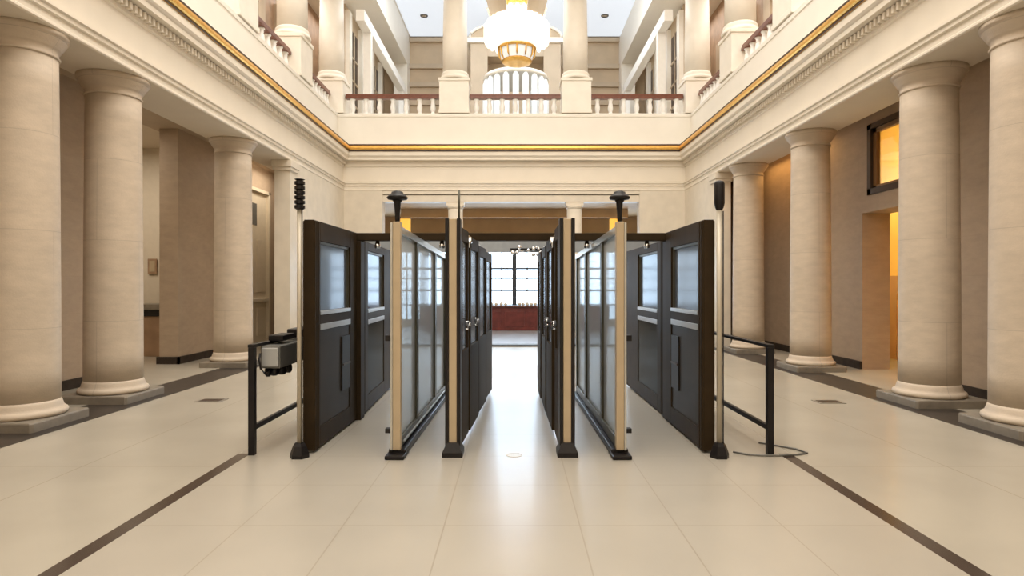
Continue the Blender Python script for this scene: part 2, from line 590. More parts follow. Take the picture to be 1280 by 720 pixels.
def back_window(n, x0, x1, z0, z1, y, mull, hthick, hthin, depth=.1):
    fr = bmesh.new()
    add_box(fr, x0 - .06, x0, y - depth, y + .02, z0, z1)
    add_box(fr, x1, x1 + .06, y - depth, y + .02, z0, z1)
    add_box(fr, x0 - .06, x1 + .06, y - depth, y + .02, z1, z1 + .07)
    add_box(fr, x0 - .06, x1 + .06, y - depth, y + .02, z0 - .07, z0)
    root = struct('window_%d' % n, fr, M_frame)
    obj('window_pane', box(x0, x1, y, y + .02, z0, z1), M_sky, root)
    b = bmesh.new()
    for xm, w_ in mull:
        add_box(b, xm - w_ / 2, xm + w_ / 2, y - depth * .8, y, z0, z1)
    for z in hthick:
        add_box(b, x0, x1, y - depth * .7, y, z - .035, z + .035)
    for z in hthin:
        add_box(b, x0, x1, y - depth * .4, y, z - .022, z + .022)
    obj('glazing_bars', b, M_frame, root)
    return root


# lobby beyond
LB = 23.9
n = 2
gaps = []
for cx in (-4.6, -2.3, 0, 2.3, 4.6):
    x0, x1 = cx - .98, cx + .98
    back_window(n, x0, x1, .25, 3.40, LB, [(cx, .16), (cx - .49, .045), (cx + .49, .045)], [1.35, 2.18, 2.98], [1.8, .8])
    gaps.append((x0 - .06, x1 + .06))
    n += 1
bm = bmesh.new()
edges = [-11] + [v for g in gaps for v in g] + [11]
for i in range(0, len(edges), 2):
    add_box(bm, edges[i], edges[i + 1], LB - .02, LB + .25, 0, 3.47)
add_box(bm, -11, 11, LB - .02, LB + .25, 0, .18)
struct('wall_back', bm, M_cream2)
struct('wall_back', box(-11, 11, LB - .02, LB + .25, 3.47, 4.2), M_orange)
back_window(n, -4.6, -4.04, .9, 2.5, 18.3, [(-4.32, .04)], [1.9], [1.4]); n += 1
back_window(n, 3.87, 4.53, .9, 2.5, 18.3, [(4.2, .04)], [1.9], [1.4]); n += 1
bm = box(-9.0, -8.8, 18.4, 24, 0, 4.2)
struct('wall_left', bm, M_orange)
struct('wall_right', box(8.8, 9.0, 18.4, 24, 0, 4.2), M_orange)
struct('ceiling', box(-9, 9, 18.1, 24.1, 4.15, 4.4), M_orange)
bm = box(-3.9, 3.9, 21.4, 21.55, 3.86, 4.15)
struct('trim_3', bm, M_orange)
# threshold strip and transom of the inner lobby door
struct('trim_4', box(-3.9, 3.9, 15.55, 15.86, 0, .045, .008), M_frame)

# ------------------------------------------------------------------ aisle ceilings, architrave backs
struct('ceiling', box(-7, -5.74, -4, 18.4, 4.55, 4.9), M_beige)
struct('ceiling', box(5.74, 7, -4, 18.4, 4.55, 4.9), M_beige)
struct('ceiling', box(-11, -6.86, 8.4, 14.2, 4.6, 4.8), M_paint)

# ------------------------------------------------------------------ entablature
sweep_U([(-.82, 4.27), (0, 4.27), (.015, 4.285), (.015, 4.31), (0, 4.325), (0, 4.40), (.03, 4.41), (.03, 4.455), (.055, 4.47), (.055, 4.50), (-.03, 4.53),
         (-.03, 4.95), (-.82, 4.95)], 'trim_5', M_cream)
sweep_U([(-.5, 4.95), (-.03, 4.95), (.0, 4.97), (.0, 5.12), (.15, 5.13), (.15, 5.20), (.17, 5.22), (.19, 5.25), (.19, 5.36), (-.5, 5.36)], 'trim_6', M_cream)
g = [(-.3, 5.36), (.205, 5.36), (.205, 5.395)]
mi = [0, 1, 1]
for k in range(7):
    a = -PI / 2 + PI * k / 6
    g.append((.19 + .045 * math.cos(a), 5.46 + .06 * math.sin(a)))
    mi.append(0)
g += [(.20, 5.53), (.20, 5.565), (.12, 5.59), (-.3, 5.59)]
mi += [1, 1, 2, 2]
mi = mi[:len(g)]
while len(mi) < len(g):
    mi.append(2)
mi[-1] = 2
sweep_U(g, 'trim_7', [M_gold, M_bronze, M_white], mi)
# dentils
bm = bmesh.new()
y = -1.0
while y < 17.9:
    for s in (-1, 1):
        add_box(bm, s * 4.93, s * 4.86, y, y + .05, 5.02, 5.11)
    y += .1
struct('trim_8', bm, M_cream)
# parapet
sweep_U([(-.24, 5.59), (-.24, 6.46), (-.22, 6.47), (-.22, 6.55), (-.27, 6.58), (-.85, 6.58), (-.85, 5.59)], 'trim_9', M_white)

# gallery floors
struct('floor', box(-9, -5.75, -4, 18.9, 5.9, 6.4), M_cream2)
struct('floor', box(5.75, 9, -4, 18.9, 5.9, 6.4), M_cream2)
struct('floor', box(-9, 9, 18.9, 28, 5.9, 6.4), M_cream2)

# ------------------------------------------------------------------ lower columns
HC = 4.27


def stone_column(label, loc, group, octag=False):
    t = thing('stone_column', label, 'column', loc, 0, group)
    p = bmesh.new()
    h, c = .44, .025
    pts = [(-h, -h + c), (-h + c, -h), (h - c, -h), (h, -h + c), (h, h - c), (h - c, h), (-h + c, h), (-h, h - c)]
    lo = [p.verts.new((x, y, 0)) for x, y in pts]
    hi = [p.verts.new((x, y, .085)) for x, y in pts]
    h2 = [p.verts.new((x * .985, y * .985, .10)) for x, y in pts]
    for a, b in ((lo, hi), (hi, h2)):
        for i in range(8):
            p.faces.new((a[i], a[(i + 1) % 8], b[(i + 1) % 8], b[i]))
    p.faces.new(list(reversed(lo)))
    p.faces.new(h2)
    obj('plinth', p, M_plinth, t)
    obj('base', lathe([(.385, .10), (.405, .11), (.415, .135), (.405, .16), (.385, .172), (.375, .176), (.368, .20), (.356, .235), (.345, .265)], 48), M_col, t)
    prof = []
    for i in range(13):
        u = i / 12
        r = .345 - .022 * (u ** 1.6)
        prof.append((r, .265 + u * (HC - .27 - .265)))
    obj('shaft', lathe(prof, 56), M_col, t)
    z = HC - .27
    cap = lathe([(.323, z), (.335, z + .004), (.34, z + .018), (.328, z + .03), (.324, z + .05), (.326, z + .09), (.342, z + .10), (.350, z + .115),
                 (.375, z + .15), (.400, z + .19), (.410, z + .215), (.425, z + .222), (.425, HC)], 56)
    obj('capital', cap, M_col, t)
    return t


GL = 'stone columns along the hall floor'
ys_l = [2.6, 6.8, 8.35, 11.9]
ys_r = [2.6, 6.5, 8.07, 11.3, 14.3]
lab_l = {6.8: 'tan limestone column cut by the picture edge, beside the blank aisle wall',
         8.35: 'tan limestone column immediately before the alcove with the small framed picture',
         11.9: 'tan limestone column partly hiding the tall cream door'}
lab_r = {6.5: 'pale limestone column cut by the picture edge, on the side of the yellow lit window',
         8.07: 'pale limestone column overlapping the dark framed yellow window and lit doorway',
         11.3: 'pale limestone column between the yellow doorway and the orange lit wall',
         14.3: 'slimmest looking pale limestone column, last before the hall corner by the orange wall'}
proto = None
for x, ys, lab in ((-5.36, ys_l, lab_l), (5.36, ys_r, lab_r)):
    for y in ys:
        if y not in lab:
            continue
        if proto is None:
            proto = stone_column(lab[y], (x, y, 0), GL)
        else:
            dup(proto, (x, y, 0), 0.0, lab[y], GL)

# lobby pillars in the far opening
pl = thing('lobby_pillar', 'short cream pillar in the far opening, seen beside the clear glass gate with the ridged pole side', 'pillar', (-1.72, 18.25, 0), 0, 'pillars in the far opening')
obj('base', lathe([(.27, 0), (.27, .12), (.235, .16)], 32), M_cream2, pl)
obj('shaft', lathe([(.225, .16), (.215, 3.75)], 32), M_cream2, pl)
cp = lathe([(.215, 3.75), (.23, 3.78), (.24, 3.84)], 32)
add_box(cp, -.26, .26, -.14, .17, 3.84, 3.95, .008)
obj('capital', cp, M_cream2, pl)
pl['label'] = 'short cream pillar in the far opening nearer the tall cream door side'
dup(pl, (1.75, 18.25, 0), 0, 'short cream pillar in the far opening nearer the yellow window side', 'pillars in the far opening')

# ------------------------------------------------------------------ gallery columns
UT = 10.9


def gallery_column(label, loc, group, rotz=0):
    t = thing('gallery_column', label, 'column', loc, rotz, group)
    b = box(-.45, .45, -.38, .38, 0, .10, .01)
    add_box(b, -.43, .43, -.36, .36, .10, .94)
    add_box(b, -.46, .46, -.39, .39, .94, 1.03, .015)
    obj('pedestal', b, M_upcol, t)
    obj('base', lathe([(.44, 1.03), (.45, 1.07), (.44, 1.11), (.41, 1.13), (.40, 1.16), (.41, 1.19), (.40, 1.23), (.372, 1.26)], 40), M_upcol, t)
    obj('shaft', lathe([(.365, 1.26), (.365, 2.2), (.335, UT - 6.58 - .4)], 48), M_upcol, t)
    z = UT - 6.58 - .4
    c = lathe([(.335, z), (.36, z + .04), (.335, z + .08), (.35, z + .14), (.44, z + .28)], 40)
    add_box(c, -.44, .44, -.36, .36, z + .28, z + .4, .01)
    obj('capital', c, M_upcol, t)
    return t


GC = 'white columns of the upper gallery'
g0 = gallery_column('white far gallery column at one end of the middle railing, tall cream door side', (-1.77, 18.62, 6.58), GC)
dup(g0, (1.82, 18.62, 6.58), 0, 'white far gallery column at one end of the middle railing, yellow window side', GC)
for s, nm in ((-1, 'above the tall cream door side'), (1, 'above the yellow window side')):
    dup(g0, (s * 5.45, 18.62, 6.58), 0, 'white gallery column standing in the inner corner ' + nm, GC)
    dup(g0, (s * 5.50, 15.45 if s < 0 else 15.2, 6.58), PI / 2, 'white gallery column on the side parapet next to the corner one, ' + nm, GC)
    dup(g0, (s * 5.50, 12.1 if s < 0 else 12.0, 6.58), PI / 2, 'white gallery pedestal and column at the top edge of view, ' + nm, GC)
    dup(g0, (s * 5.50, 8.8, 6.58), PI / 2, 'white gallery column outside the picture, over the nearer lower columns, ' + nm, GC)

# ------------------------------------------------------------------ balustrades
BAL = [(.078, 0), (.078, .05), (.055, .07), (.055, .10), (.074, .17), (.080, .23), (.062, .33), (.050, .38), (.062, .40), (.050, .42), (.070, .45), (.078, .46), (.078, .48)]
bal_mesh = None


def balustrade(label, p0, p1, nb, group):
    global bal_mesh
    p0, p1 = Vector(p0), Vector(p1)
    d = p1 - p0
    L_ = d.length
    t = thing('balustrade', label, 'balustrade', p0, math.atan2(d.y, d.x), group)
    r = box(0, L_, -.095, .095, .48, .555, .012)
    add_box(r, 0, L_, -.075, .075, .555, .62, .015)
    obj('handrail', r, M_wood, t)
    for i in range(nb):
        if bal_mesh is None:
            o = obj('baluster', lathe(BAL, 16), M_baluster, t)
            bal_mesh = o.data
        else:
            o = bpy.data.objects.new('baluster', bal_mesh)
            C.objects.link(o)
            o.parent = t
        o.location = (L_ * (i + .5) / nb, 0, 0)


GB = 'gallery balustrades'
yb = 18.55
balustrade('white baluster railing with mahogany handrail, middle bay under the chandeliers', (-1.32, yb, 6.58), (1.37, yb, 6.58), 7, GB)
balustrade('far gallery railing with mahogany handrail, bay nearer the tall cream door side', (-5.0, yb, 6.58), (-2.22, yb, 6.58), 7, GB)
balustrade('far gallery railing with mahogany handrail, bay nearer the yellow window side', (2.27, yb, 6.58), (5.0, yb, 6.58), 7, GB)
for s, nm, ya, yc in ((-1, 'tall cream door side', 15.45, 12.1), (1, 'yellow window side', 15.2, 12.0)):
    balustrade('short side gallery railing between the corner column and its neighbour, ' + nm, (s * 5.45, ya + .45, 6.58), (s * 5.45, 18.2, 6.58), 9, GB)
    balustrade('side gallery railing of white balusters running up to the top edge, ' + nm, (s * 5.45, yc + .45, 6.58), (s * 5.45, ya - .45, 6.58), 7, GB)

# ------------------------------------------------------------------ upper walls and ceiling
struct('ceiling', box(-9, 9, -4.3, 28.2, 12.5, 12.8), M_white)
lay = box(-4.5, 4.5, -3, 17.5, 12.44, 12.5)
struct('ceiling', box(-4.55, 4.65, 19.6, 27.3, 12.44, 12.5), M_lay)
bm = box(-5.95, -5.05, -4, 19.05, UT, 11.6)
add_box(bm, 5.05, 5.95, -4, 19.05, UT, 11.6)
add_box(bm, -5.05, 5.05, 18.2, 19.05, UT, 11.6)
add_box(bm, -5.95, -5.3, -4, 19.05, 11.6, 12.5)
add_box(bm, 5.3, 5.95, -4, 19.05, 11.6, 12.5)
add_box(bm, -5.3, 5.3, 18.5, 19.05, 11.6, 12.5)
struct('trim_10', bm, M_white)
struct('ceiling', box(-8.2, -5.95, -4, 19.05, 10.9, 11.1), M_beige)
struct('ceiling', box(5.95, 8.2, -4, 19.05, 10.9, 11.1), M_beige)
# gallery inner side walls with dark panels
for s, nm in ((-1, 'left'), (1, 'right')):
    struct('wall_' + nm, box(s * 8.2, s * 8.0, -4, 28, 6.4, 12.5), M_brownwall)
    b = bmesh.new()
    yy = 0.6
    while yy < 26:
        add_box(b, s * 8.0, s * 7.86, yy, yy + .5, 6.4, 10.9)
        yy += 1.55
    add_box(b, s * 8.0, s * 7.84, -4, 28, 8.9, 9.15)
    add_box(b, s * 8.0, s * 7.84, -4, 28, 6.4, 6.65)
    struct('trim_11', b, M_beige)
    # wall behind the far gallery, side of the upper hall
    struct('wall_' + nm, box(s * 5.75, s * 5.9, 21.2, 27.6, 6.4, 11.1), M_tan)
    b = bmesh.new()
    for yy in (21.2, 22.9, 24.6, 26.2):
        add_box(b, s * 5.75, s * 5.6, yy, yy + .35, 6.4, 10.9)
    struct('trim_12', b, M_upcol)
    struct('trim_13', box(s * 4.62, s * 5.95, 19.05, 27.6, 11.1, 12.5), M_white)
    struct('trim_14', box(s * 4.62, s * 5.2, 26.9, 27.6, 6.4, 11.1), M_upcol)
    for k, yy in enumerate((21.55, 23.25, 24.95)):
        w = struct('window_%d' % (20 + k + (10 if s > 0 else 0)), box(s * 5.76, s * 5.72, yy + .1, yy + 1.2, 7.1, 10.5), M_bronze)
        bb = bmesh.new()
        for zz in (7.9, 8.7, 9.5):
            add_box(bb, s * 5.74, s * 5.68, yy + .1, yy + 1.2, zz, zz + .06)
        add_box(bb, s * 5.74, s * 5.68, yy + .6, yy + .68, 7.1, 10.5)
        obj('glazing_bars', bb, M_beige, w)
    # white post-and-beam screen
    t = thing('gallery_screen', 'bright white post and long beam beyond the far gallery railing, ' + ('tall cream door side' if s < 0 else 'yellow window side'), 'screen', (s * 4.6, 19.6, 6.4), 0, 'white gallery screens')
    obj('post', box(-.12, .12, -.12, .12, 0, 3.1, .01), M_baluster, t)
    obj('post', box(-.10, .10, 5.7, 5.9, 0, 3.1, .01), M_baluster, t)
    obj('beam', box(-.13, .13, -1.0, 6.0, 3.02, 3.36, .015), M_baluster, t)
struct('wall_front', box(-9, 9, -4.3, -4.0, 0, 12.5), M_cream)

# back wall of the upper hall with apse
BY = 27.6
bm = box(-9, -1.15, BY, BY + .3, 6.4, 12.5)
add_box(bm, 1.25, 9, BY, BY + .3, 6.4, 12.5)
add_box(bm, -1.15, 1.25, BY, BY + .3, 11.0, 12.5)
struct('wall_back', bm, M_tan)
struct('wall_back', box(-2.4, 2.5, BY + 1.2, BY + 1.4, 6.4, 12.5), M_beige)
# projecting bay with arched top in front of it
FY = 24.9
cx0 = .05
bm = bmesh.new()
for q in (-1, 1):
    add_box(bm, cx0 + q * 1.8, cx0 + q * 1.12, FY, BY, 6.4, 11.2, .01)
add_box(bm, cx0 - 1.12, cx0 + 1.12, FY + .05, BY, 10.7, 11.2)
struct('wall_back', bm, M_beige)
struct('wall_back', box(cx0 - 1.12, cx0 + 1.12, FY + .9, FY + 1.0, 6.4, 10.7), M_tan)
struct('trim_15', box(cx0 - 1.92, cx0 + 1.92, FY - .12, BY, 11.2, 11.4, .02), M_upcol)
bm = bmesh.new()
fr, bk = [], []
for i in range(25):
    a = PI * i / 24
    x, z = cx0 - 1.82 * math.cos(a), 11.4 + .62 * math.sin(a)
    fr.append(bm.verts.new((x, FY, z)))
    bk.append(bm.verts.new((x, BY, z)))
bm.faces.new(fr)
bm.faces.new(bk[::-1])
for i in range(24):
    bm.faces.new((fr[i], bk[i], bk[i + 1], fr[i + 1]))
bm.faces.new((fr[0], fr[-1], bk[-1], bk[0]))
struct('wall_back', bm, M_tan)
bm = bmesh.new()
add_tube(bm, [(cx0 - 1.84 * math.cos(PI * i / 24), FY - .04, 11.42 + .64 * math.sin(PI * i / 24)) for i in range(25)], .06, 8)
struct('trim_16', bm, M_upcol)
bm = bmesh.new()
for s in (-1, 1):
    add_box(bm, s * 4.62, s * 2.1, BY - .2, BY, 12.26, 12.44)
    for z in (8.6, 9.5, 10.3, 11.1):
        add_box(bm, s * 4.62, s * 2.1, BY - .06 - .03 * (z - 8), BY, z, z + .2)
struct('trim_17', bm, M_beige)

# ------------------------------------------------------------------ chandeliers
t = thing('crystal_chandelier', 'large glowing crystal chandelier with gilded crown beneath, hanging highest over the far gallery', 'chandelier', (.08, 20.3, 8.82))
obj('rod', add_tube(bmesh.new(), [(0, 0, 2.0), (0, 0, 3.66)], .03), M_gold, t)
obj('gold_collar', lathe([(.5, 1.62), (.36, 1.7), (.30, 1.85), (.38, 1.95), (.28, 2.02), (.1, 2.1)], 12, smooth=False), M_gold, t)
for k in range(4):
    b = bmesh.new()
    a0 = PI / 4 + k * PI / 2 - .42
    a1 = a0 + .84
    for (ra, za, rb, zb) in ((.90, 1.32, 1.08, 1.92),):
        for th in (0,):
            n0 = 6
            for q in range(n0):
                u0, u1 = a0 + (a1 - a0) * q / n0, a0 + (a1 - a0) * (q + 1) / n0
                vs = [(ra * math.cos(u0), ra * math.sin(u0), za), (ra * math.cos(u1), ra * math.sin(u1), za), (rb * math.cos(u1), rb * math.sin(u1), zb), (rb * math.cos(u0), rb * math.sin(u0), zb)]
                vi = [(x * .95, y * .95, z) for x, y, z in vs]
                A = [b.verts.new(v) for v in vs]
                B = [b.verts.new(v) for v in vi]
                b.faces.new(A)
                b.faces.new(B[::-1])
                for e in range(4):
                    b.faces.new((A[e], B[e], B[(e + 1) % 4], A[(e + 1) % 4]))
    obj('upper_shade', b, M_beige, t)
for k in range(24):
    a = 2 * PI * k / 24
    for r_, z0, z1 in ((.80, .60, 1.55), (.98, .55, 1.22)):
        b = add_lathe(bmesh.new(), [(.045, z0), (.10, z0 + .12), (.10, z1 - .12), (.03, z1)], 6, cx=r_ * math.cos(a + r_), cy=r_ * math.sin(a + r_), smooth=False)
        obj('crystal_drop', b, M_crystal, t)
obj('crystal_drum', lathe([(.52, .42), (.88, .60), (.92, 1.0), (.74, 1.5), (.5, 1.62)], 16, smooth=False), M_crystal, t)
b = lathe([(.60, .44), (.64, .40), (.60, .36)], 24)
for k in range(12):
    a = 2 * PI * k / 12
    add_tube(b, [(.6 * math.cos(a), .6 * math.sin(a), .4), (.56 * math.cos(a), .56 * math.sin(a), .12), (.46 * math.cos(a), .46 * math.sin(a), .0)], .028, 6)
add_lathe(b, [(.48, .02), (.50, -.01), (.46, -.05), (.3, -.07)], 24)
obj('gilded_crown', b, M_gold, t)
obj('crown_glass', lathe([(.50, .02), (.54, .2), (.55, .38)], 12, smooth=False), M_crystal2, t)

t = thing('ring_chandelier', 'round chandelier of hanging glass strips under a pale ring, seen lower through the middle bay', 'chandelier', (.05, 23.2, 7.4))
obj('ring', lathe([(1.12, 1.72), (1.2, 1.70), (1.23, 1.76), (1.17, 1.86), (1.0, 1.93), (.5, 1.98), (.1, 2.0)], 40), M_upcol, t)
for k in range(20):
    a = 2 * PI * k / 20
    x, y = 1.12 * math.cos(a), 1.12 * math.sin(a)
    obj('glass_strip', lathe([(.09, 0), (.11, .1), (.11, 1.6), (.06, 1.7)], 8, cx=x, cy=y), M_crystal2, t)
obj('lower_ring', lathe([(1.02, 0.02), (1.2, 0.02), (1.2, -.05), (1.02, -.05)], 40), M_chrome, t)
obj('rod', add_tube(bmesh.new(), [(0, 0, 1.98), (0, 0, 5.04)], .025), M_gold, t)

# ------------------------------------------------------------------ gates
CR = 'gates of the entrance checkpoint'


def ang(p0, p1):
    return math.atan2(p1[1] - p0[1], p1[0] - p0[0]), math.hypot(p1[0] - p0[0], p1[1] - p0[1])


def side_leaf(label, p0, p1, h, stile=.12, glassx=(None, None), slot=True, gz=(1.27, 1.92), inside=1, group='dark half-glazed side leaves'):
    """heavy dark leaf: frame, glass above, strips, recessed lower panel. local +x along the leaf, y=0 centre"""
    a, L_ = ang(p0, p1)
    t = thing('gate_leaf', label, 'gate', (p0[0], p0[1], 0), a, group)
    T = .045
    g0, g1 = glassx
    b = box(0, g0, -T, T, .02, h, .006)
    for k in range(3):   # ribbed front stile
        add_box(b, .01 + k * .045, .035 + k * .045, -T - .012, T + .012, .02, h - .01, .004)
    obj('stile', b, M_dark, t)
    obj('stile', box(g1, L_, -T, T, .02, h, .006), M_dark, t)
    obj('top_rail', box(g0, g1, -T, T, gz[1], h, .004), M_dark, t)
    obj('glass', box(g0, g1, -.008, .008, gz[0], gz[1]), M_glassdark, t)
    fr = box(g0, g1, -T * .6, T * .6, gz[1] - .025, gz[1])
    add_box(fr, g0, g0 + .02, -T * .6, T * .6, gz[0], gz[1])
    add_box(fr, g1 - .02, g1, -T * .6, T * .6, gz[0], gz[1])
    obj('glazing_bead', fr, M_olive, t)
    s = box(g0, g1, -T - .006, T + .006, gz[0] - .035, gz[0], .003)
    o = obj('sill_strip', s, M_sill, t)
    obj('middle_rail', box(g0, g1, -T, T, gz[0] - .12, gz[0] - .035, .003), M_dark, t)
    o = obj('sill_strip', box(g0, g1, -T - .004, T + .004, gz[0] - .175, gz[0] - .12, .003), M_sill, t)
    lo = box(g0, g1, -T * .75, T * .75, .20, gz[0] - .175)
    obj('lower_panel', lo, M_darkpanel if slot else M_glasspl, t)
    obj('bottom_rail', box(g0, g1, -T, T, .02, .20, .004), M_dark, t)
    if slot:
        w0 = g1 - (g1 - g0) * .30
        b = box(w0, g1 - .02, -T - .002, T + .002, .42, .98)
        o = obj('slot', b, M_slot, t)
        b = box(w0 + .01, g1 - .03, -T - .012, T + .012, .68, .70)
        obj('latch', b, M_bronze, o)
    return t


def pole(label, loc, top, ribbed):
    t = thing('sensor_pole', label, 'pole', (loc[0], loc[1], 0), 0, 'outer sensor poles')
    b = lathe([(.085, 0), (.085, .03), (.06, .10), (.04, .13)], 6, smooth=False)
    obj('foot', b, M_black, t)
    obj('tube', lathe([(.024, .12), (.024, top - .26)], 16), M_pole, t)
    obj('cable', add_tube(bmesh.new(), [(.027, -.02, .12), (.027, -.02, top - .27)], .006), M_black, t)
    if ribbed:
        pr = [(.02, top - .27)]
        for k in range(6):
            z = top - .26 + k * .042
            pr += [(.045, z + .004), (.045, z + .03), (.030, z + .034), (.030, z + .04)]
        pr += [(.045, top), (.0301, top + .004)]
        o = obj('sensor_head', lathe(pr, 16, smooth=False), M_black, t)
    else:
        pr = [(.02, top - .27), (.036, top - .24), (.045, top - .2), (.045, top - .03), (.036, top - .008), (.012, top)]
        obj('sensor_head', lathe(pr, 20), M_black, t)
    return t


# side leaves
side_leaf('dark half-glazed front gate leaf beside the ribbed black pole head', (-1.845, 5.60), (-1.81, 6.98), 2.10, glassx=(.18, 1.14))
side_leaf('dark half-glazed gate leaf behind the portal post, ribbed pole side', (-1.79, 7.16), (-1.87, 9.35), 2.03, glassx=(.33, 1.45), slot=False, gz=(1.22, 1.93))
side_leaf('dark half-glazed front gate leaf beside the smooth black pole head', (1.745, 5.60), (1.735, 6.98), 2.10, glassx=(.18, 1.14))
side_leaf('dark half-glazed gate leaf behind the portal post, smooth pole side', (1.76, 7.16), (1.74, 9.45), 2.03, glassx=(.33, 1.45), slot=False, gz=(1.22, 1.93))
pole('slim pale pole topped by a ribbed black sensor head beside the outer gate', (-1.885, 5.48), 2.44, True)
pole('slim pale pole topped by a smooth black capsule head beside the outer gate', (1.80, 5.48), 2.43, False)

# portal frame across the lanes
t = thing('portal_frame', 'wide dark portal frame spanning all the gate lanes', 'portal frame', (0, 7.07, 0))
obj('header', box(-1.86, 1.84, -.07, .07, 2.015, 2.10, .006), M_dark, t)
obj('post', box(-1.86, -1.72, -.08, .08, 0, 2.01, .006), M_dark, t)
obj('post', box(1.70, 1.84, -.08, .08, 0, 2.01, .006), M_dark, t)
for x in (-1.55, -.82, .82, 1.5):
    obj('clamp', lathe([(.028, 1.93), (.034, 1.96), (.02, 2.015)], 12, cx=x), M_chrome, t)


def glass_partition(label, p0, p1, side):
    a, L_ = ang(p0, p1)
    t = thing('glass_partition', label, 'glass gate', (p0[0], p0[1], 0), a, 'clear glazed lane partitions')
    h0, h1 = 2.02, 1.92
    obj('front_post', box(-.04, .04, -.035, .035, .06, 2.07, .008), M_champ, t)
    obj('edge_strip', box(-.045, .0, .035 * side, .055 * side, .06, 2.06, .004), M_alu, t)
    b = bmesh.new()
    for (u, w) in ((.86, .05), (2.1, .06), (L_ - .04, .05)):
        hh = h0 + (h1 - h0) * u / L_
        add_box(b, u - w, u + w, -.03, .03, .12, hh - .02, .004)
    obj('mullion', b, M_olive, t)
    # sloping top rail
    b = bmesh.new()
    pts = []
    for u, h in ((.04, h0), (L_, h1)):
        for y_, z_ in ((-.035, -.05), (.035, -.05), (.035, .012), (.02, .02), (-.02, .02), (-.035, .012)):
            pts.append(b.verts.new((u, y_, h + z_)))
    for i in range(6):
        b.faces.new((pts[i], pts[(i + 1) % 6], pts[6 + (i + 1) % 6], pts[6 + i]))
    b.faces.new(pts[:6][::-1])
    b.faces.new(pts[6:])
    obj('top_rail', b, M_alu, t)
    b = bmesh.new()
    vs = []
    for y_ in (-.006, .006):
        vs.append([b.verts.new(c) for c in ((.04, y_, .15), (L_ - .05, y_, .15), (L_ - .05, y_, h1 - .05), (.04, y_, h0 - .05))])
    b.faces.new(vs[0])
    b.faces.new(vs[1][::-1])
    for i in range(4):
        b.faces.new((vs[0][i], vs[1][i], vs[1][(i + 1) % 4], vs[0][(i + 1) % 4]))
    obj('glass', b, M_glass, t)
    obj('bottom_rail', box(.04, L_, -.03, .03, .07, .16, .006), M_olive, t)
    obj('edge_trim', box(.10, L_, -.045, -.03, .10, .115, .003), M_sill, t)
    b = box(-.02, L_, -.075, .075, .0, .065, .012)
    add_box(b, -.14, .10, -.085, .085, 0, .035, .012)
    obj('base_channel', b, M_black, t)
    obj('hinge', box(-.045, .02, side * .05, side * .10, 1.02, 1.07, .004), M_black, t)
    obj('hinge', box(-.045, .02, side * .05, side * .10, .21, .25, .004), M_black, t)
    # lamp bracket on top
    o = obj('bracket_stem', lathe([(.018, 2.05), (.022, 2.12), (.03, 2.24), (.05, 2.27)], 12), M_black, t)
    pr = [(.03, 2.26), (.085, 2.27), (.095, 2.285), (.08, 2.30), (.055, 2.32), (.05, 2.335), (.02, 2.345)]
    obj('bracket_cap', lathe(pr, 16), M_black, t)
    return t


glass_partition('clear glazed partition with black capped bracket, in the lane bordering the ribbed pole side', (-1.035, 5.52), (-.965, 8.55), 1)
glass_partition('clear glazed partition with black capped bracket, in the lane bordering the smooth pole side', (.93, 5.52), (.87, 8.55), -1)


